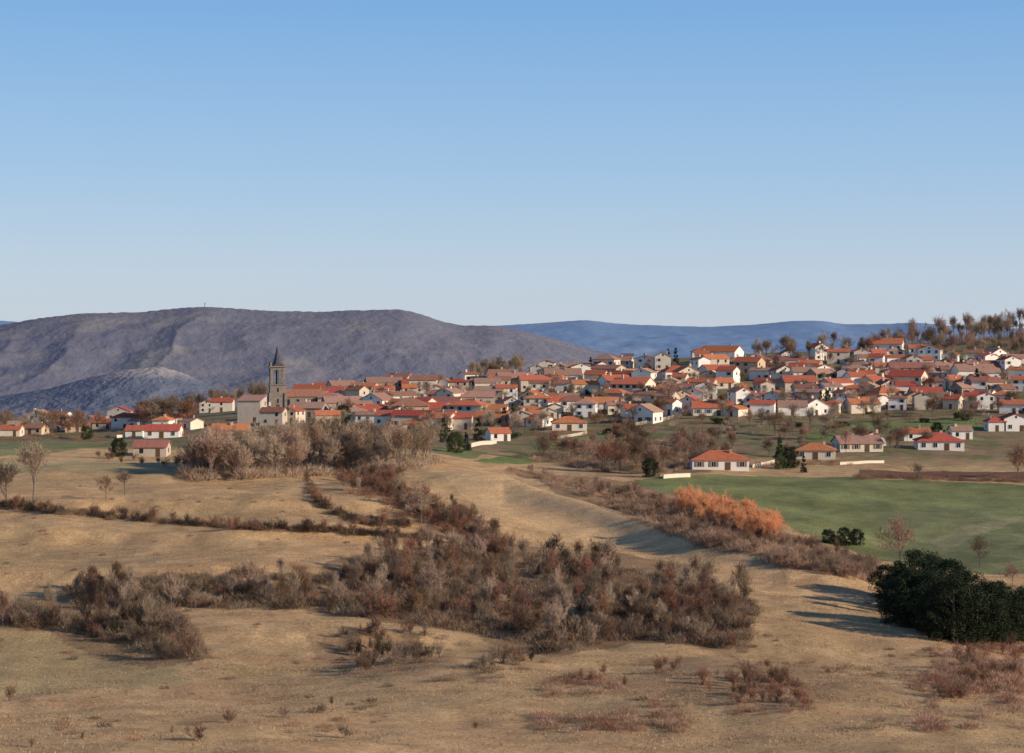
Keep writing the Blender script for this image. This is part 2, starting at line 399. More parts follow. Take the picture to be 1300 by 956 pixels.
def put_plant(kind, name, px, py, h, colr, label, cat, group=None, wide=1.0):
    x, y, z = hit(px, py)
    s, c = plant_meshes(kind, rnd.randrange(7), colr)
    o = empty(name, (x, y, z-.05), rnd.uniform(0, 6.28), label, cat, group)
    o.scale = (h*wide, h*wide, h)
    link('trunk' if kind == 'tree' else 'stem', s, o); link('crown', c, o)
    return o
def leaf_crown(seed, shape):
    r = np.random.RandomState(seed); Q = []
    def clump(c, R, n, s):
        p = r.randn(n,3); p /= np.linalg.norm(p, axis=1)[:, None]; p *= (R*(.5+.55*r.rand(n)))[:, None]; p += c
        a = r.randn(n,3); a /= np.linalg.norm(a, axis=1)[:, None]; b2 = np.cross(a, r.randn(n,3)); b2 /= np.linalg.norm(b2, axis=1)[:, None]
        s_ = (s*(.6+.8*r.rand(n)))[:, None]
        Q.append(np.stack([p-a*s_, p-b2*s_*.5, p+a*s_, p+b2*s_*.5], 1))
    if shape == 'round':
        for k in range(130):
            a = r.rand()*6.28; hh = .06+.87*r.rand()**1.1; rad_ = .46*math.sqrt(max(0,1-(2*(hh-.40))**2*.75))*(.45+.55*r.rand())
            clump(np.array([math.cos(a)*rad_, math.sin(a)*rad_, hh]), .06+.06*r.rand(), 130, .014)
    elif shape == 'cone':
        for k in range(70):
            a = r.rand()*6.28; hh = .06+.9*(r.rand()**1.3); rad_ = .2*(1-hh)**.8*(.5+.6*r.rand())
            clump(np.array([math.cos(a)*rad_, math.sin(a)*rad_, hh]), .03+.05*(1-hh), 50, .018)
    else:
        for k in range(50):
            clump(np.array([r.uniform(-.5,.5), r.uniform(-.4,.4), r.uniform(.15,.85)]), .13, 50, .04)
    return np.concatenate(Q).reshape(-1, 3)
LC = {k: [leaf_crown(5*i+j, k) for i in range(3)] for j, k in enumerate(('round','cone','bush'))}
_lm = {}
tv, tf = [], []; tubes_add(tv, tf, (0,0,-.03), (.01,0,.3), .03, .02, 7); tubes_add(tv, tf, (.01,0,.3), (0,.01,.8), .02, .006, 6)
for a in range(5): tubes_add(tv, tf, (0,0,.3+.07*a), (.25*math.cos(a*1.3),.25*math.sin(a*1.3),.5+.07*a), .009, .003, 4)
EVT = mesh('trunk', tv, tf, BARK)
def put_leafy(shape, name, px, py, h, colr, label, cat, group=None, wide=1.0):
    x, y, z = hit(px, py); i = rnd.randrange(3)
    if (shape, i, colr) not in _lm: _lm[shape, i, colr] = np_mesh('crown', LC[shape][i], 4, LEAF[colr])
    o = empty(name, (x, y, z-.1), rnd.uniform(0, 6.28), label, cat, group); o.scale = (h*wide, h*wide, h)
    link('trunk', EVT, o, sc=(.6 if shape == 'cone' else 1, .6 if shape == 'cone' else 1, 1)); link('crown', _lm[shape, i, colr], o)
    return o
def pip(x, y, poly):
    r = False; n = len(poly)
    for i in range(n):
        x1, y1 = poly[i]; x2, y2 = poly[(i+1) % n]
        if (y1 > y) != (y2 > y) and x < (x2-x1)*(y-y1)/(y2-y1)+x1: r = not r
    return r
def pts_poly(poly, n, lo=-.45, hi=.15, sc=(45.0, 22.0)):
    xs = [p[0] for p in poly]; ys = [p[1] for p in poly]; out = []; tr = 0
    while len(out) < n and tr < 60000:
        tr += 1
        x = rnd.uniform(min(xs), max(xs)); y = rnd.uniform(min(ys), max(ys))
        if not pip(x, y, poly): continue
        if float(fbm(x/sc[0], y/sc[1], 2)) < rnd.uniform(lo, hi) : continue
        out.append((x, y))
    return out
def pts_line(line, w, n):
    out = []; seg = [(line[i], line[i+1]) for i in range(len(line)-1)]; Ls = [math.dist(*s) for s in seg]
    for _ in range(n):
        s = rnd.choices(seg, Ls)[0]; t = rnd.random(); out.append((s[0][0]+(s[1][0]-s[0][0])*t+rnd.gauss(0, 2), s[0][1]+(s[1][1]-s[0][1])*t+rnd.gauss(0, w/3)))
    return out
undergrowth = {c: [] for c in ('grey','brown','red','pink','dark','tan')}
def under(pts, cols_, h0, h1):
    for (px, py) in pts:
        x, y, z = hit(px, py); s = rnd.uniform(h0, h1); a = rnd.uniform(0, 6.28)
        V = LIGHT[rnd.randrange(8)]*np.array([s*1.5, s*1.5, s]); ca_, sa_ = math.cos(a), math.sin(a)
        W = np.stack([V[:,0]*ca_-V[:,1]*sa_+x, V[:,0]*sa_+V[:,1]*ca_+y, V[:,2]+z-.1], -1)
        undergrowth[rnd.choice(cols_)].append(W)
Z1 = [(0,775),(60,760),(130,745),(215,772),(255,838),(200,838),(80,802),(0,795)]
Z2 = [(90,752),(330,745),(400,755),(400,774),(230,774),(110,766)]
Z3 = [(410,755),(470,715),(600,692),(700,708),(800,725),(900,737),(960,775),(945,826),(800,812),(700,832),(600,804),(520,792),(420,780)]
Z5 = [(225,594),(370,584),(385,606),(230,614)]
Z8 = [(640,596),(760,612),(860,640),(990,682),(1120,720),(1110,742),(1000,722),(880,690),(760,640)]
Z12 = [(440,800),(520,800),(700,840),(640,868),(480,868),(430,830)]
Z10 = [(650,582),(780,562),(880,562),(960,575),(850,602),(760,602)]
CREST = [(235,602),(300,590),(480,580),(560,588),(520,600),(380,606),(250,612)]
L4 = [(432,594),(500,628),(560,662),(640,702)]
L7 = [(0,642),(60,650),(170,660),(300,670),(430,676),(545,686)]
L9 = [(385,600),(405,640),(450,664),(520,668)]
def scatter(kind, name, pts, h, cols_, label, cat, group, wide=(.85,1.1)):
    for (px, py) in pts:
        put_plant(kind, name, px, py, rnd.uniform(*h), rnd.choice(cols_), label, cat, group, rnd.uniform(*wide))
scatter('shrub','bare_shrub',pts_poly(Z1,48,-.4),(1.6,3.1),('brown','grey','dark','grey'),'bare grey-brown shrub in the diagonal hedge at the lower left','shrub','shrubs in the lower left hedge')
scatter('shrub','bare_shrub',pts_poly(Z2,44,-.6),(1.6,3.2),('grey','tan','brown'),'leafless pale shrub in the long hedge left of the central thicket','shrub','shrubs in the hedge left of the thicket')
scatter('shrub','bare_shrub',pts_poly(Z3,200,-.4,.2),(1.3,3.1),('grey','brown','red','brown','dark','grey','tan'),'tangled leafless shrub in the big central thicket','shrub','shrubs in the central thicket')
scatter('tree','thicket_tree',pts_poly(Z3,130,-.5)+pts_poly(Z2,26)+pts_poly(Z1,12)+pts_line(L4,26,26),(2.8,5.4),('grey','tan','brown','brown','red'),'slender bare tree rising out of the hillside thickets','tree','slender trees in the thickets',(.5,.8))
scatter('shrub','low_bush',pts_poly(Z12,30,-.2,.2),(1.2,2.6),('brown','grey','dark'),'scattered bare bush on the grass below the central thicket','shrub','bushes below the thicket')
scatter('shrub','low_bush',pts_poly(Z5,30),(2,4),('brown','grey','tan'),'brown bare shrub under the tall pale trees on the crest','shrub','shrubs under the pale trees')
scatter('shrub','hedge_shrub',pts_line(L4,26,92),(1.8,3.5),('red','brown','red','brown'),'russet leafless shrub in the hedge running down from the crest','shrub','shrubs in the diagonal russet hedge')
scatter('shrub','hedge_shrub',pts_line(L7,5,60),(1.2,2.5),('brown','dark','red'),'low dark shrub along the terrace line on the left slope','shrub','shrubs along the terrace line')
scatter('shrub','hedge_shrub',pts_line(L9,7,26),(1.2,2.4),('brown','dark','red'),'dark shrub on the curved bank below the pale crest trees','shrub','shrubs on the curved bank')
scatter('shrub','hedge_shrub',pts_poly(Z8,112,-.6),(1.6,3.0),('pink','grey','pink','brown'),'dusty pink leafless shrub between the bare ridge and green field','shrub','shrubs between ridge and green field')
scatter('shrub','low_bush',pts_line([(120,582),(230,592)],6,14),(1.5,2.4),('brown','red'),'small brown shrub left of the tall pale crest trees','shrub','shrubs left of the crest trees')
scatter('tree','willow_tree',pts_poly([(855,646),(900,650),(995,682),(980,694),(870,664)],64,-.9),(3.8,5.8),('orange',),'wispy bright orange leafless willow beside the green field','willow','orange willows by the field',(.7,.95))
scatter('shrub','bramble_bush',pts_poly([(720,862),(850,842),(1000,842),(1100,867),(1150,900),(900,900)],46,-.1,.25,(70.,25.)),(.7,1.9),('red','brown','red'),'low russet bramble clump on the nearest slope','bramble','brambles on the nearest slope')
scatter('shrub','bramble_bush',pts_poly([(1185,825),(1300,810),(1300,900),(1180,890)],44,-.3),(.9,2.1),('red','pink','brown'),'reddish bramble clump below the dark evergreens','bramble','brambles below the evergreens')
scatter('shrub','bramble_bush',pts_poly([(0,885),(300,860),(600,880),(680,950),(0,955)],12,-.05,.3,(80.,30.)),(.6,1.5),('brown','grey'),'brownish bramble clump in the lower left corner','bramble','brambles in the lower left')
# trees
scatter('tree','crest_tree',pts_poly(CREST,120,-.9),(5.5,11),('tan','tan','pink','grey'),'tall pale leafless tree in the clump on the left crest','tree','pale trees on the left crest',(.7,.95))
scatter('tree','bare_tree',pts_poly(Z10,48),(4.5,8),('brown','grey','red','pink'),'bare brown tree in the strip below the middle village','tree','trees below the middle village')
scatter('tree','bare_tree',pts_poly([(880,572),(1000,552),(1180,556),(1180,572),(1000,582),(900,588)],36),(4,7),('brown','pink','grey'),'bare brown tree among the bungalows below the right village','tree','trees among the lower right bungalows')
scatter('tree','ridge_tree',pts_poly([(1110,440),(1200,424),(1320,418),(1320,456),(1180,458)],110,-.9),(5,14),('tan','grey','grey','pink'),'tall bare tree in the wood on the top right ridge','tree','trees on the top right ridge',(.5,.75))
scatter('tree','ridge_tree',pts_poly([(930,460),(1150,438),(1150,452),(940,465)],44,-.9),(5,11),('grey','tan','brown'),'bare tree on the skyline left of the ridge wood','tree','skyline trees left of the ridge wood',(.55,.85))
scatter('tree','bare_tree',pts_line([(575,490),(665,476)],2,20),(7,11),('tan','grey'),'pale bare tree on the skyline above the middle village','tree','skyline trees over the middle village',(.7,.9))
scatter('tree','bare_tree',pts_line([(245,522),(335,516)],3,18),(8,12),('grey','tan'),'grey bare tree behind the houses left of the church','tree','trees left of the church',(.7,.9))
scatter('tree','bare_tree',pts_line([(180,545),(250,538)],6,18),(8,12),('brown','red','grey'),'rusty brown tree behind the white house left of the church','tree','rusty trees at the village left end')
scatter('tree','bare_tree',pts_line([(-20,550),(130,548)],5,26),(5,9),('brown','red','grey','tan'),'bare tree among the houses at the far left','tree','trees at the far left')
VT = [(380,512),(520,498),(700,480),(900,465),(1100,455),(1300,455),(1300,540),(1150,540),(1000,555),(860,548),(700,560),(560,560),(400,545)]
scatter('tree','village_tree',pts_poly(VT,210,-.8),(3.8,8),('brown','pink','grey','tan','tan','red'),'bare garden tree between the village houses','tree','bare trees between the village houses')
for (px, py, h, c, lb) in [
 (42,644,11.5,'tan','spreading bare tree standing alone on the left terrace'),
 (8,645,8,'grey','bare tree cut by the left edge beside the spreading tree'),
 (134,634,4.5,'brown','small bare tree right of the spreading left tree'),
 (158,628,4.5,'grey','thin bare sapling between the spreading tree and crest clump'),
 (1143,722,9.5,'pink','lone pinkish bare tree at the corner of the green field'),
 (1244,720,6,'grey','small bare tree on the green field right of the pinkish tree'),
 (1285,745,4,'pink','small pinkish tree behind the dark evergreens'),
 (1292,610,9,'red','reddish bare tree beside the brown field at right edge'),
 (1165,608,4,'grey','small bare tree on the far edge of the green field'),
 (850,525,12,'pink','tall pinkish tree right of the lone gabled house'),
 (535,668,7,'tan','pale many-branched tree at the foot of the russet hedge'),
 (700,728,6,'dark','dark upright tree in the top of the central thicket'),
 (945,512,8,'orange','golden tree in the middle of the village')]:
    put_plant('tree','bare_tree',px,py,h,c,lb,'tree')
# evergreens
EV = [(1128,762,5.5,1.2),(1143,775,6.5,1.1),(1150,795,6.5,1.2),(1168,768,8.4,1.1),(1180,800,8,1.1),(1196,780,8.8,1.1),(1210,815,8.4,1.1),(1226,790,7.4,1.2),(1240,818,6.8,1.25),(1256,795,6.6,1.2),(1272,815,6.6,1.2),(1288,800,6.0,1.3),(1306,812,6,1.3),(1165,785,7,1.2),(1195,808,6,1.3),(1225,806,6,1.3),(1258,812,5.4,1.3)]
for i, (px, py, h, w) in enumerate(EV):
    put_leafy('round','evergreen_tree',px,py,h,'dark','broad dark evergreen in the big clump at lower right','evergreen','evergreens in the lower right clump',w)
for i, (px, py, h, w) in enumerate([(1052,690,3.0,1.2),(1072,693,3.9,1.0),(1088,692,3.5,1.0)]):
    put_leafy('round','evergreen_tree',px,py,h,'dark','%s dark round evergreen of three beside the green field' % ['left small','middle','right'][i],'evergreen',None,w)
for (px, py, h, sh, c, lb) in [
 (848,462,8,'cone','blue','left dark conifer left of the hilltop house'),(858,462,8.5,'cone','blue','right dark conifer left of the hilltop house'),
 (435,538,7,'round','dark','dark evergreen below the grey-roofed houses right of church'),
 (563,562,8,'cone','mid','green conifer below the orange-roofed row house'),
 (578,575,6,'round','mid','round green tree in front of the village middle'),(592,572,6,'cone','dark','dark narrow conifer in front of the village middle'),
 (607,560,8,'cone','dark','dark conifer just left of the small orange roof'),(640,540,7,'cone','blue','bluish conifer above the small orange roof'),
 (651,538,8,'cone','mid','tall green conifer left of the cream house'),
 (990,596,9,'cone','mid','tall conifer between the two lower right bungalows'),(1003,594,6,'round','dark','dark round tree right of the tall conifer'),
 (826,606,5,'round','dark','dark round bush left of the red hip-roofed bungalow'),(1020,600,5,'cone','dark','short dark conifer by the lower bungalows'),
 (1240,498,10,'cone','dark','dark conifer in the upper right village'),(1050,520,9,'cone','mid','green conifer right of the white gabled cottage'),
 (1042,522,8,'cone','dark','dark conifer behind the white gabled cottage'),(110,558,5,'round','mid','green bush by the far left houses'),
 (150,580,5,'round','dark','dark bush left of the half-hidden red roof'),(745,500,6,'cone','dark','dark conifer above the orange bungalow'),
 (824,508,6,'round','dark','dark evergreen above the lone gabled house'),(1190,555,5,'round','dark','dark bush behind the far right bungalow'),
 (750,470,7,'cone','dark','dark conifer on the skyline middle'),(1118,470,7,'cone','dark','dark conifer left of the long beige house')]:
    put_leafy(sh,'conifer_tree' if sh=='cone' else 'evergreen_tree',px,py,h,c,lb,'conifer' if sh=='cone' else 'evergreen')
for (px, py) in pts_poly(VT, 80, -.8):
    put_leafy('bush','garden_bush',px,py,rnd.uniform(1.3,2.8),rnd.choice(('dark','mid','mid')),'dark green clipped bush in a village garden','bush','green bushes in village gardens',rnd.uniform(1.2,2.6))
# undergrowth (uncountable)
under(pts_poly(Z1,240,-.4)+pts_poly(Z2,260,-.6)+pts_poly(Z3,1700,-.5,.2),('grey','brown','red','brown','grey','dark'),.7,2.0)
under(pts_poly(CREST,420,-.9),('tan','grey','pink','tan'),1.5,3.6)
under(pts_line(L4,28,420),('red','brown','red'),.9,2.2); under(pts_line(L7,5,420)+pts_line(L9,7,130),('brown','dark'),.6,1.6)
under(pts_line([(130,742),(330,735),(420,742)],5,70),('grey','brown'),.8,1.8)
under(pts_poly(Z8,720,-.7),('pink','grey','pink','brown'),.8,2.0); under(pts_poly(Z5,120),('brown','grey','tan'),1.0,2.2)
under(pts_poly(Z12,110),('brown','grey'),.5,1.2); under(pts_poly(Z10,300,-.8),('brown','grey','pink'),1.0,2.6)
under(pts_poly(VT,650,-.8),('brown','red','grey','tan'),.8,2.2); under(pts_poly([(0,552),(240,540),(240,560),(0,562)],100),('brown','red'),.9,2)
under(pts_poly([(1110,440),(1200,430),(1310,424),(1310,456),(1110,458)],160,-.9),('grey','tan','brown'),1.2,2.6)
under(pts_line([(830,592),(1080,590)],6,70)+pts_line([(1090,606),(1300,612)],3,110),('red','brown'),.8,1.7)
under(pts_poly([(700,862),(1000,838),(1300,870),(1300,930),(650,930)],380,-.05,.25,(70.,25.)),('red','brown','pink'),.3,1.1)
under(pts_poly([(1180,822),(1300,808),(1300,890),(1180,885)],190,-.3),('red','pink'),.5,1.4)
under(pts_poly([(-20,590),(520,600),(520,955),(-20,955)],200,-.1,.3,(80.,22.))+pts_poly([(900,760),(1200,770),(1200,860),(900,860)],60,-.1,.3,(80.,22.)),('brown','red','dark'),.2,.8)
for c, arr in undergrowth.items():
    o = link('undergrowth', np_mesh('undergrowth', np.concatenate(arr), 3, TW[c])); o['kind'] = 'stuff'
    tag(o, {'grey':'grey tangle of low twigs filling the thickets','brown':'brown tangle of low twigs filling the hedges','red':'russet tangle of brambles and low twigs','pink':'dusty pink low twigs along the ridge edge','dark':'darkest low twigs deep inside the thickets','tan':'pale straw-coloured low twigs under the crest trees'}[c], 'undergrowth')
# dry grass tufts
n = 420000
gp = RS.uniform(-40, 1340, n); gd = np.sqrt(RS.uniform(140**2, 440**2, n))
cl = fbm((gp-650)/F*gd/7, gd/3.5, 3); keep = (cl > RS.uniform(-.5,.5,n)); gp, gd = gp[keep], gd[keep]
green = in_poly(gp, gd, FIELD)
gp, gd = gp[~green], gd[~green]; n = len(gp)
x = (gp-650)/F*gd; z = HR(gp, gd)+CZ
P = np.stack([x, gd, z-.03], -1); a = RS.rand(n)*6.28; w = (.02+.05*RS.rand(n))
S = np.stack([np.cos(a)*w, np.sin(a)*w, np.zeros(n)], -1)
tip = P+np.stack([RS.randn(n)*.12, RS.randn(n)*.12, .06+.16*RS.rand(n)*(.4+1.2*np.clip(fbm(x/12,gd/6,2)+.4,0,1))], -1)
o = link('dry_grass', np_mesh('dry_grass', np.stack([P-S, P+S, tip], 1).reshape(-1,3), 3, mat('dry_grass_blade', (.47,.305,.16), (.31,.20,.105), .3)))
o['kind'] = 'stuff'; tag(o, 'coarse dry straw-coloured grass tufts over the hillside', 'grass')

# ------------------------------------------------------------ buildings
V, Fc = [], []; box(V, Fc, -.5,.5,-.05,.02,0,1); WIN = mesh('window', V, Fc, GLASS)
V, Fc = [], []
for (a, b_, c, d_) in ((-.58,-.5,-.06,1.06),(.5,.58,-.06,1.06),(-.5,.5,1,1.06),(-.5,.5,-.06,0),(-.03,.03,0,1)): box(V, Fc, a, b_, -.09,.0, c, d_)
WFR = mesh('frame', V, Fc, FRAME)
SHM = []
for s in SHUT:
    V, Fc = [], []; box(V, Fc, -.25,.25,-.1,.0,-.02,1.02); SHM.append(mesh('shutter', V, Fc, s))
V, Fc = [], []; box(V, Fc, -.5,.5,-.06,.02,0,1); DOOR = mesh('door', V, Fc, DOORM)
def window(root, u, zz, side, w, dp, sw=.95, sh=1.25, shut=None, frame=False):
    loc, rz = [((u,-dp/2,zz),0),((w/2,u,zz),math.pi/2),((-u,dp/2,zz),math.pi),((-w/2,-u,zz),-math.pi/2)][side]
    o = link('window', WIN, root, loc, rz, (sw,1,sh))
    if frame: link('frame', WFR, o)
    if shut is not None:
        for s in (-1,1): link('shutter', SHM[shut], o, (s*(.78 if not frame else .85),0,0), 0, (1,1,1))
def house(px, py, wpx, hpx, label, wall='white', roof='orange', kind='x', rz=0.0, dp=None, group=None, name='house', big=False, pitch=22, doors=True, shut=None, cat='house'):
    x, y, z = hit(px, py); s = y/F; w = wpx*s; h = max(hpx*s, 2.6); dp = dp or min(max(w*.75, 7), 11)
    if kind == 'y': dp = dp*1.15
    rz = rad(rz)
    cx = x; cy = y+dp/2*abs(math.cos(rz))+w/2*abs(math.sin(rz))*.4
    zc = float(H(np.array(cx), np.array(cy))); z = min(z, zc) if abs(z-zc) < 1.5 else z+ (zc-z)*.3
    root = empty(name, (cx, cy, z), rz, label, cat, group)
    t = math.tan(rad(pitch)); o = .45; th = .22; zb = -2.5; rh = 0
    a, b_ = w/2, dp/2
    if kind in ('x','y'):
        if kind == 'x': rh = b_*t; V = [(-a,-b_,zb),(a,-b_,zb),(a,b_,zb),(-a,b_,zb),(-a,-b_,h),(a,-b_,h),(a,b_,h),(-a,b_,h),(-a,0,h+rh+.04),(a,0,h+rh+.04)]; Fc = [(0,1,5,4),(2,3,7,6),(1,2,6,9,5),(3,0,4,8,7)]
        else: rh = a*t; V = [(-a,-b_,zb),(a,-b_,zb),(a,b_,zb),(-a,b_,zb),(-a,-b_,h),(a,-b_,h),(a,b_,h),(-a,b_,h),(0,-b_,h+rh+.04),(0,b_,h+rh+.04)]; Fc = [(0,1,5,8,4),(2,3,7,9,6),(1,2,6,5),(3,0,4,7)]
        link('wall', mesh('wall', V, Fc, WALLS[wall]), root)
        hb = b_ if kind == 'x' else a; hl = (a if kind == 'x' else b_)+.3
        prof = [(-hb-o, h-o*t),(0,h+rh),(hb+o,h-o*t),(hb+o,h-o*t+th),(0,h+rh+th),(-hb-o,h-o*t+th)]
        V = []
        for e in (-hl, hl):
            for (q, zz) in prof: V.append((e, q, zz) if kind == 'x' else (-q, e, zz))
        Fc = [(0,5,4,1),(1,4,3,2),(6,7,10,11),(7,8,9,10)]+[(i, (i+1)%6, (i+1)%6+6, i+6) for i in range(6)]
    elif kind == 'hip':
        m_ = min(a, b_); rh = m_*t
        V = [(-a,-b_,zb),(a,-b_,zb),(a,b_,zb),(-a,b_,zb),(-a,-b_,h),(a,-b_,h),(a,b_,h),(-a,b_,h)]; Fc = [(0,1,5,4),(1,2,6,5),(2,3,7,6),(3,0,4,7)]
        link('wall', mesh('wall', V, Fc, WALLS[wall]), root)
        A, B = a+o, b_+o; z0 = h-.02; r = max(A-B, .05)
        V = [(-A,-B,z0),(A,-B,z0),(A,B,z0),(-A,B,z0),(-A,-B,z0+th),(A,-B,z0+th),(A,B,z0+th),(-A,B,z0+th),(-r,0,z0+th+B*t),(r,0,z0+th+B*t)]
        Fc = [(3,2,1,0),(0,1,5,4),(1,2,6,5),(2,3,7,6),(3,0,4,7),(4,5,9,8),(6,7,8,9),(5,6,9),(7,4,8)]
    else:  # shed, falling to the front
        rh = dp*.2
        V = [(-a,-b_,zb),(a,-b_,zb),(a,b_,zb),(-a,b_,zb),(-a,-b_,h),(a,-b_,h),(a,b_,h+rh),(-a,b_,h+rh)]; Fc = [(0,1,5,4),(1,2,6,5),(2,3,7,6),(3,0,4,7)]
        link('wall', mesh('wall', V, Fc, WALLS[wall]), root)
        V = [(-a-.3,-b_-.4,h-.08),(a+.3,-b_-.4,h-.08),(a+.3,b_+.2,h+rh+.04),(-a-.3,b_+.2,h+rh+.04)]; V += [(p,q,r_+th) for p,q,r_ in V]
        Fc = [(3,2,1,0),(4,5,6,7),(0,1,5,4),(1,2,6,5),(2,3,7,6),(3,0,4,7)]
    rf = link('roof', mesh('roof', V, Fc, ROOFS[roof]), root)
    if rnd.random() < .8 and kind != 'shed':
        V, Fc = [], []; u = rnd.uniform(-.6,.6)*a; v = rnd.uniform(-.3,.3)*b_; zt = h+rh+rnd.uniform(.5,1.1)
        box(V, Fc, u-.38,u+.38,v-.32,v+.32,h-.3,zt); box(V, Fc, u-.45,u+.45,v-.39,v+.39,zt+.002,zt+.14)
        link('chimney', mesh('chimney', V, Fc, WALLS[rnd.choice(('beige','cream','stone'))]), rf)
    fl = 1 if h < 4.4 else (2 if h < 7.6 else 3); fh = h/fl
    sw_, sh_ = (1.0,1.25) if not big else (1.15,1.3)
    nf = max(1, int(w/3.0)); ns = max(1, int(dp/4.0))
    sides = [(0, nf, w),(1, ns, dp),(3, ns, dp)]+([(2, nf, w)] if big else [])
    for (sd, nn, ww) in sides:
        for f in range(fl):
            for k in range(nn):
                if not big and rnd.random() < .38: continue
                if sd == 0 and f == 0 and k == nn//2 and doors: continue
                window(root, (k+.5)/nn*ww-ww/2, f*fh+min(.95, fh*.35), sd, w, dp, sw_, min(sh_, fh*.5), shut if (shut is not None and sd == 0) else None, big)
    if doors:
        k = nf//2; link('door', DOOR, root, ((k+.5)/nf*w-w/2,-dp/2,.02),0,(1.1 if not big else 1.5,1,2.1))
    if kind == 'y' and w > 6 and rh > 1: window(root, 0, h+.15*rh, 0, w, dp, .7, min(.8, rh*.45), None, False)
placed = []
def HS(px, py, wpx, hpx, label, **k):
    placed.append((px, py)); return house(px, py, wpx, hpx, label, **k)
HS(915,597,72,10.5,'white bungalow with red hip roof at the edge of the green field',name='bungalow',kind='hip',roof='red',big=True,dp=10,shut=0)
HS(1038,584,50,9,'low bungalow with orange hip roof right of the tall conifer',name='bungalow',kind='hip',roof='orange',wall='cream',big=True,rz=-8)
HS(1092,574,56,10,'wide cream bungalow with pale faded roof above a garden wall',name='bungalow',kind='x',roof='faded',wall='cream',big=True,rz=6,shut=0)
HS(1110,566,30,10,'small gabled wing house behind the wide cream bungalow',kind='y',roof='orange',wall='white')
HS(1197,572,58,11,'white bungalow with bright red roof and dark windows at far right',name='bungalow',kind='hip',roof='red',big=True,dp=11,rz=-5)
HS(1165,560,34,9,'white house with red roof left behind the far right bungalow',kind='x',roof='red')
HS(1222,558,26,11,'white house with low roof right behind the far right bungalow',kind='x',roof='faded')
HS(1266,548,22,12,'white cubic house second from right edge above the brown field',kind='hip',roof='red')
HS(1290,548,30,16,'white two-storey house at the right edge with red roof',kind='y',roof='red',big=True)
HS(820,538,36,15,'lone white gabled house with warm roof below the village',kind='y',roof='faded',big=True,rz=-28,shut=0,pitch=27)
HS(723,547,44,10,'orange-roofed bungalow with pale walls at the village foot',name='bungalow',kind='hip',roof='orange',wall='cream',big=True)
HS(683,523,34,17,'cream two-storey house with flat orange roof in the village middle',kind='hip',roof='orange',wall='cream',big=True,pitch=16,rz=-6)
HS(632,560,26,10,'small white house with orange roof beside the dark conifers',kind='x',roof='orange',rz=15)
HS(906,528,52,10,'long orange-roofed bungalow with shuttered windows in the middle right',name='bungalow',kind='x',roof='orange',wall='cream',big=True,shut=1)
HS(897,460,36,13,'large white hilltop house with red roof on the skyline',kind='hip',roof='red',big=True,dp=10)
HS(797,465,15,13,'small white tower-like house on the skyline',kind='x',roof='slate',pitch=18)
HS(1160,480,58,13,'long beige house with many windows in the upper right',kind='x',roof='brown',wall='beige',big=True,dp=11)
HS(1184,458,28,14,'white house with red gable roof above the long beige house',kind='y',roof='red',big=True,rz=-20)
HS(1112,446,26,10,'white cubic house under the ridge wood',kind='x',roof='slate',pitch=14)
HS(1030,528,40,11,'white gabled cottage with broad faded roof right of village middle',kind='y',roof='faded',rz=25,pitch=26)
HS(1078,490,24,18,'tall white house standing above its neighbours right of middle',kind='y',roof='red',rz=-15)
HS(478,526,34,18,'big white gabled house right of the church',kind='y',roof='faded',rz=-30,big=True,pitch=26)
HS(498,541,40,13,'white house with orange roof just below the big gabled house',kind='x',roof='orange',rz=-18,big=True)
HS(527,548,32,10,'low cream house with bright orange roof at the village foot',kind='hip',roof='orange',wall='cream')
HS(318,537,30,28,'tall plain beige block house left of the church',kind='shed',roof='faded',wall='beige',rz=-8,dp=9)
HS(281,523,28,13,'pale cream house with red roof left of the tall block house',kind='x',roof='red',wall='cream')
HS(262,524,18,12,'small gabled house furthest left of the church group',kind='y',roof='brown',wall='cream')
HS(291,556,46,8,'long low house with bright orange roof below the block house',kind='x',roof='orange',wall='ochre')
HS(205,556,44,9,'bright white bungalow with red roof left of the church',name='bungalow',kind='x',roof='red',big=True)
HS(170,556,22,7,'little white outbuilding beside the bright white bungalow',kind='x',roof='orange')
HS(190,580,42,8,'low half-hidden house with russet roof on the left',kind='x',roof='brown',wall='beige')
HS(150,533,28,11,'grey gabled house with red roof on the left skyline',kind='y',roof='red',wall='grey')
HS(130,545,26,7,'low house below the left skyline house, red roof',kind='x',roof='red',wall='beige')
HS(96,549,30,8,'brown house with orange roof in the far left row',kind='x',roof='orange',wall='ochre',rz=10)
HS(68,548,24,7,'small low gabled house with red roof, far left row',kind='y',roof='red',wall='beige')
HS(40,552,32,8,'dull house with brown roof near the left edge',kind='x',roof='brown',wall='ochre',rz=-12)
HS(12,554,26,7,'house at the left edge with red roof',kind='x',roof='red',wall='cream')
HS(398,513,34,11,'house with broad orange roof just right of the church',kind='x',roof='orange',wall='beige')
HS(390,530,44,12,'long stone barn below the church with faded roof',name='barn',kind='x',roof='faded',wall='stone',rz=-10,cat='barn')
HS(432,524,46,13,'stone farmhouse with big faded roof right of the church',kind='x',roof='faded',wall='stone',rz=14)
HS(346,540,30,17,'beige house with brown roof directly below the church tower',kind='x',roof='brown',wall='beige',rz=-10)
HS(370,538,22,16,'narrow cream gabled house below the church nave',kind='y',roof='red',wall='cream',rz=-20)
HS(336,532,18,14,'small stone house between the block house and church tower',kind='y',roof='faded',wall='stone',rz=10)
HS(415,540,32,13,'ochre house with orange roof below the stone farmhouse',kind='x',roof='orange',wall='ochre',rz=8)
HS(450,536,28,13,'white house with faded hip roof below the stone farmhouse',kind='hip',roof='faded',wall='white')
HS(440,508,50,10,'long cream row house with red roof right of the nave',kind='x',roof='red',wall='cream',rz=-6)
HS(540,496,60,8,'long low house with deep red roof on the skyline',kind='x',roof='red',wall='stone')
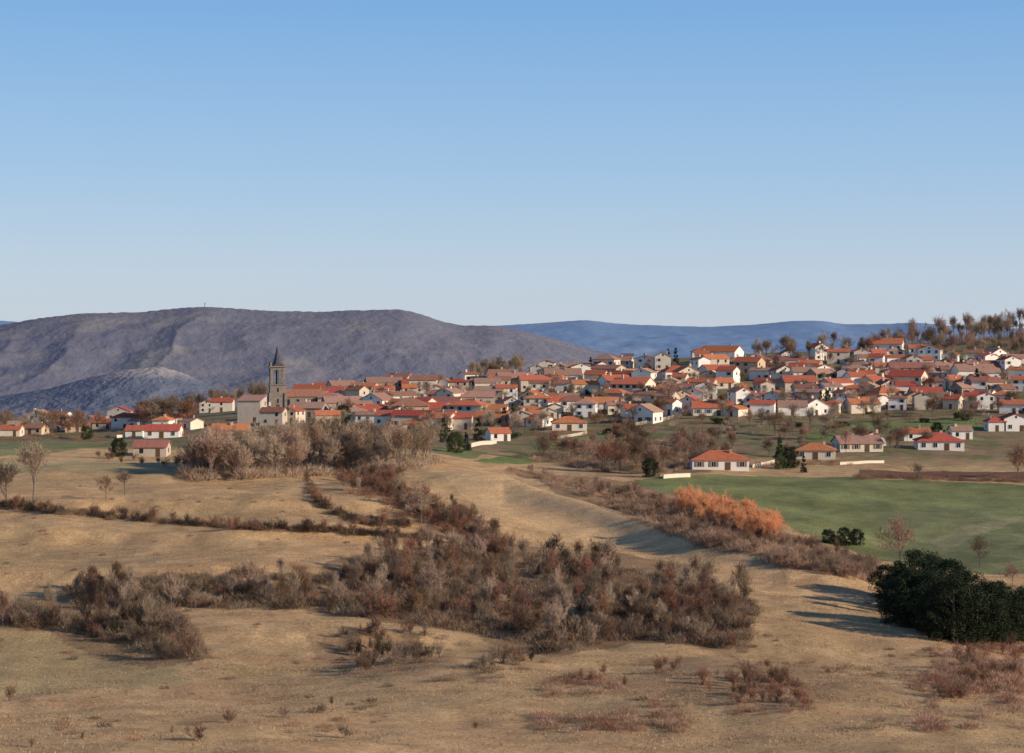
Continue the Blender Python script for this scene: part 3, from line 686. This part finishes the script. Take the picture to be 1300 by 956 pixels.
HS(560,524,50,12,'long white row house with brown roof left of the beige barn',kind='x',roof='brown',wall='white',rz=-8)
HS(600,514,56,10,'long beige barn with faded roof above the small conifers',name='barn',kind='x',roof='faded',wall='beige',cat='barn')
# dense village fill
top = lambda p: float(np.interp(p, [370,450,520,600,700,800,900,1000,1100,1200,1300],[508,500,496,492,476,467,461,457,450,454,460]))
bot = lambda p: float(np.interp(p, [370,450,540,640,750,850,950,1050,1150,1250,1300],[530,536,546,548,540,527,532,532,522,522,530]))
cand = []; tries = 0
while len(cand) < 240 and tries < 40000:
    tries += 1
    px = rnd.uniform(378, 1300); v = rnd.random()**1.15; py = top(px)+(bot(px)-top(px))*v
    dmin = (.82 if px < 640 else 1.0)+.3*v
    if any(abs(px-q[0])/16.5 + abs(py-q[1])/4.6 < dmin for q in placed): continue
    placed.append((px, py)); cand.append((px, py, v))
for k in range(16):
    px = rnd.uniform(-5, 250); v = rnd.random(); py = 536+(px < 110)*6+14*v
    if any(abs(px-q[0])/16 + abs(py-q[1])/5 < 1 for q in placed): continue
    placed.append((px, py)); cand.append((px, py, v))
secs = [(260,'at the far left'),(450,'beside the church'),(600,'right of the church'),(740,'above the orange bungalow'),(860,'above the lone gabled house'),(960,'below the hilltop house'),(1100,'right of the hilltop house'),(1200,'by the long beige house'),(1400,'near the right edge')]
rows = ['top','second','third','fourth','fifth','sixth','lowest']
ordn = ['first','second','third','fourth','fifth','sixth','seventh','eighth','ninth','tenth','eleventh','twelfth','thirteenth','fourteenth','fifteenth','sixteenth','seventeenth','eighteenth']
bins = {}
for c in cand:
    s = next(t_ for lim, t_ in secs if c[0] < lim); bins.setdefault((s, min(6, int(c[2]*7))), []).append(c)
for (s, r_), lst in bins.items():
    for i, (px, py, v) in enumerate(sorted(lst)):
        wall = rnd.choices(['white','cream','beige','stone','ochre','grey'],[44,27,13,7,6,3])[0]
        roof = rnd.choices(['orange','red','brown','faded','slate'],[26,23,22,27,2])[0]
        kd = rnd.choices(['x','y','hip'],[54,32,14])[0]
        house(px, py, rnd.choice([rnd.uniform(17,26), rnd.uniform(24,36), rnd.uniform(34,50)]) if kd != 'y' else rnd.uniform(16,28), rnd.choice([8,10,12,13,15,17]),
              '%s house, %s roof, %s from left in %s row %s' % (wall, roof, ordn[i], rows[r_], s),
              wall=wall, roof=roof, kind=kd, rz=rnd.uniform(-36,26), pitch=rnd.choice([18,22,26]), shut=rnd.choice([None,0,1,2]))
# church
x, y, z = hit(352, 522); y += 6; x = (352-650)/F*y; z = float(H(np.array(x), np.array(y))); s = y/F
ch = empty('church', (x, y, z), rad(12), 'dark stone village church with square belfry tower and slate spire', 'church')
hw = 9.8*s; zt = CZ+(HY-466)*s-z; zbf = CZ+(HY-489)*s-z
V, Fc = [], []; box(V, Fc, -hw,hw,-hw,hw,-2,zbf); box(V, Fc, -hw-.35,hw+.35,-hw-.35,hw+.35,zbf+.002,zbf+.45)
for sx in (-1,1):
    for sy in (-1,1): box(V, Fc, sx*hw-.55, sx*hw+.55, sy*hw-.55, sy*hw+.55, -2.1, zbf*.7)
link('tower', mesh('tower', V, Fc, CHSTONE), ch)
V, Fc = [], []; q = hw-.15; pw = q*.33; z0, z1 = zbf+.46, zt
for sx in (-1,1):
    for sy in (-1,1): box(V, Fc, sx*q-(pw if sx>0 else 0), sx*q+(0 if sx>0 else pw), sy*q-(pw if sy>0 else 0), sy*q+(0 if sy>0 else pw), z0, z1)
for k in range(4):
    ang = k*math.pi/2; ca_, sa_ = math.cos(ang), math.sin(ang)
    def add(x0,x1,y0,y1,za,zb_):
        n0 = len(V); box(V, Fc, x0,x1,y0,y1,za,zb_)
        for i in range(n0, len(V)): u, v, w_ = V[i]; V[i] = (u*ca_-v*sa_, u*sa_+v*ca_, w_)
    add(-.16,.16,-q+.1,-q+.5,z0,z1-1.2); add(-(q-pw)+.002,(q-pw)-.002,-q+.05,-q+.6,z1-1.2,z1-.003)
    for sx in (-1,1): add(min(sx*(q-pw),sx*(q-pw-.3)),max(sx*(q-pw),sx*(q-pw-.3)),-q+.08,-q+.55,z1-1.6,z1-1.203)
bf = link('belfry', mesh('belfry', V, Fc, CHSTONE), ch)
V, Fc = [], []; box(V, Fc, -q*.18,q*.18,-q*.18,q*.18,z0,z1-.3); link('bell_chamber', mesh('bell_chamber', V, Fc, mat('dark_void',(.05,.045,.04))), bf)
V, Fc = [], []; box(V, Fc, -hw-.4,hw+.4,-hw-.4,hw+.4,z1+.002,z1+.5)
link('cornice', mesh('cornice', V, Fc, CHSTONE), ch)
V, Fc = [], []; sp = CZ+(HY-438)*s-z; r0 = hw*.98; lev = [(z1+.5, r0),(z1+1.4, r0*.68),(z1+3.0,r0*.44),(sp, .06)]
for (zz, rr_) in lev:
    for i in range(8): a = 2*math.pi*(i+.5)/8; V.append((rr_*math.cos(a), rr_*math.sin(a), zz))
for l in range(3):
    for i in range(8): Fc.append((l*8+i, l*8+(i+1)%8, (l+1)*8+(i+1)%8, (l+1)*8+i))
Fc.append(tuple(range(7,-1,-1))); Fc.append(tuple(range(24,32)))
spi = link('spire', mesh('spire', V, Fc, SLATE), ch)
for sx in (-1,1):
    for sy in (-1,1):
        V, Fc = [], []; c_ = hw-.35; box(V, Fc, sx*c_-.3,sx*c_+.3,sy*c_-.3,sy*c_+.3,z1+.502,z1+1.3); n0 = len(V)
        V += [(sx*c_-.3,sy*c_-.3,z1+1.302),(sx*c_+.3,sy*c_-.3,z1+1.302),(sx*c_+.3,sy*c_+.3,z1+1.302),(sx*c_-.3,sy*c_+.3,z1+1.302),(sx*c_,sy*c_,z1+2.6)]
        Fc += [(n0,n0+1,n0+4),(n0+1,n0+2,n0+4),(n0+2,n0+3,n0+4),(n0+3,n0,n0+4)]
        link('pinnacle', mesh('pinnacle', V, Fc, CHSTONE), ch)
V, Fc = [], []; box(V, Fc, -.07,.07,-.07,.07,sp-.3,sp+2.0); box(V, Fc, -.55,-.071,-.06,.06,sp+1.2,sp+1.35); box(V, Fc, .071,.55,-.06,.06,sp+1.2,sp+1.35)
link('cross', mesh('cross', V, Fc, METAL), spi)
NL, NW, NH = 17.0, 9.0, 6.0; x0 = hw*.6
V = [(x0,-NW/2+3,-2),(x0+NL,-NW/2+3,-2),(x0+NL,NW/2+3,-2),(x0,NW/2+3,-2),(x0,-NW/2+3,NH),(x0+NL,-NW/2+3,NH),(x0+NL,NW/2+3,NH),(x0,NW/2+3,NH),(x0,3,NH+2.6),(x0+NL,3,NH+2.6)]
link('nave', mesh('nave', V, [(0,1,5,4),(2,3,7,6),(1,2,6,9,5),(3,0,4,8,7)], CHSTONE), ch)
V = []; b_ = NW/2
for e in (x0-.01, x0+NL+.3):
    for (u, v) in ((-b_-.5,NH-.28),(0,NH+2.58),(b_+.5,NH-.28),(b_+.5,NH-.03),(0,NH+2.85),(-b_-.5,NH-.03)): V.append((e,u+3,v))
link('nave_roof', mesh('nave_roof', V, [(0,5,4,1),(1,4,3,2),(6,7,10,11),(7,8,9,10)]+[(i,(i+1)%6,(i+1)%6+6,i+6) for i in range(6)], ROOFS['brown']), ch)
for k in range(4): link('window', WIN, ch, (x0+2.6+k*4.0,-b_+3,1.9),0,(1.1,1,2.8))
for k in (0,1): link('window', WIN, ch, (0,-hw,3.2+k*4.6),0,(.7,1,1.8))
link('door', DOOR, ch, (0,-hw,.0),0,(1.5,1,2.6))
# walls, mast
def low_wall(a, b2, h, m, label, name='garden_wall', cat='wall'):
    A = hit(*a); B = hit(*b2); n_ = 8
    dx, dy = B[0]-A[0], B[1]-A[1]; l = math.hypot(dx, dy); nx, ny = -dy/l*.14, dx/l*.14
    root = empty(name, A, 0, label, cat)
    for (e, zlo, zhi, nm) in ((1.0, -.6, h, 'wall_face'), (1.5, h+.003, h+.1, 'coping')):
        V, Fc = [], []
        for i in range(n_+1):
            t_ = i/n_; xx, yy = A[0]+dx*t_, A[1]+dy*t_; zz = float(H(np.array(xx), np.array(yy)))-A[2]
            for (sg, zq) in ((1,zlo),(-1,zlo),(-1,zhi),(1,zhi)): V.append((xx-A[0]+nx*e*sg, yy-A[1]+ny*e*sg, zz+zq))
        for i in range(n_):
            k = i*4
            for j in range(4): Fc.append((k+j, k+(j+1)%4, k+4+(j+1)%4, k+4+j))
        Fc += [(3,2,1,0), (n_*4,n_*4+1,n_*4+2,n_*4+3)]
        link(nm, mesh(nm, V, Fc, m if nm == 'wall_face' else WALLS['beige']), root)
low_wall((598,568),(630,563),1.1,WALLS['cream'],'pale garden wall left of the small orange roof')
low_wall((702,557),(745,551),.8,WALLS['beige'],'beige garden wall before the orange-roofed bungalow')
low_wall((842,608),(876,606),.9,WALLS['cream'],'pale wall left of the red hip-roofed bungalow')
low_wall((955,594),(983,588),.9,WALLS['beige'],'beige wall right of the red hip-roofed bungalow')
low_wall((1066,590),(1122,588),.7,WALLS['cream'],'long pale wall below the wide cream bungalow')
low_wall((148,556),(174,555),1.0,WALLS['cream'],'pale wall by the little left outbuilding')
low_wall((800,542),(855,531),1.0,WALLS['stone'],'stone sloping wall right of the lone gabled house')
low_wall((560,533),(640,522),1.5,WALLS['beige'],'tall beige retaining wall below the long beige barn')
mx_ = (260-650)/F*3690; mz = CZ+(HY-390)/F*3690
tv, tf = [], []; tubes_add(tv, tf, (0,0,-5), (0,0,9), 1.0, .5, 6)
ms = empty('radio_mast', (mx_, 3690, mz), 0, 'tiny mast on the highest point of the wooded hill', 'mast')
link('pole', mesh('pole', tv, tf, METAL), ms)
V, Fc = [], []; box(V, Fc, -2,2,-.4,.4,6,6.8); link('antenna', mesh('antenna', V, Fc, METAL), ms)

# ------------------------------------------------------------ light, sky, camera
EL, AZ = 20.0, 114.0
sun = bpy.data.lights.new('sun', 'SUN'); sun.energy = 5.0; sun.angle = rad(.5); sun.color = (1,.85,.67)
so = bpy.data.objects.new('sun', sun); COL.objects.link(so)
sd = Vector((math.sin(rad(AZ))*math.cos(rad(EL)), math.cos(rad(AZ))*math.cos(rad(EL)), math.sin(rad(EL))))
so.rotation_euler = sd.to_track_quat('Z', 'Y').to_euler(); so.location = (300,-200,300)
w = bpy.data.worlds.new('World'); bpy.context.scene.world = w; w.use_nodes = True
N = w.node_tree.nodes; L = w.node_tree.links
bg = N['Background']; bg.inputs['Strength'].default_value = .09
sk = N.new('ShaderNodeTexSky'); sk.sky_type = 'NISHITA'; sk.sun_disc = False; sk.sun_elevation = rad(EL); sk.sun_rotation = rad(AZ)
sk.air_density = 1.0; sk.dust_density = .8; sk.ozone_density = 1.5; sk.altitude = 400
L.new(sk.outputs['Color'], bg.inputs['Color'])
# clear winter haze gradient by elevation, upper stops darkened to cut ambient light, mixed over the physical sky
tc = N.new('ShaderNodeTexCoord'); sx = N.new('ShaderNodeSeparateXYZ'); L.new(tc.outputs['Generated'], sx.inputs[0])
rp = N.new('ShaderNodeValToRGB'); L.new(sx.outputs['Z'], rp.inputs['Fac']); E = rp.color_ramp.elements
E[0].position = 0.0; E[0].color = (.60,.68,.79,1); E[1].position = 1.0; E[1].color = (.03,.08,.24,1)
for p_, c_ in ((.035,(.53,.66,.82)),(.085,(.37,.58,.85)),(.17,(.20,.44,.81)),(.42,(.08,.20,.46))):
    e = E.new(p_); e.color = (*c_, 1)
bg2 = N.new('ShaderNodeBackground'); bg2.inputs['Strength'].default_value = 1.0; L.new(rp.outputs['Color'], bg2.inputs['Color'])
mxs = N.new('ShaderNodeMixShader'); mxs.inputs[0].default_value = .8
L.new(bg.outputs[0], mxs.inputs[1]); L.new(bg2.outputs[0], mxs.inputs[2]); L.new(mxs.outputs[0], N['World Output'].inputs['Surface'])
cam = bpy.data.cameras.new('camera'); cam.lens = 36*F/1300; cam.sensor_width = 36; cam.clip_end = 60000; cam.clip_start = 1
cam.shift_y = -(478-HY)/1300
co = bpy.data.objects.new('camera', cam); COL.objects.link(co); co.location = (0,0,CZ); co.rotation_euler = (rad(90),0,0)
sc = bpy.context.scene; sc.camera = co
sc.view_settings.view_transform = 'Standard'; sc.view_settings.look = 'None'; sc.view_settings.exposure = 0
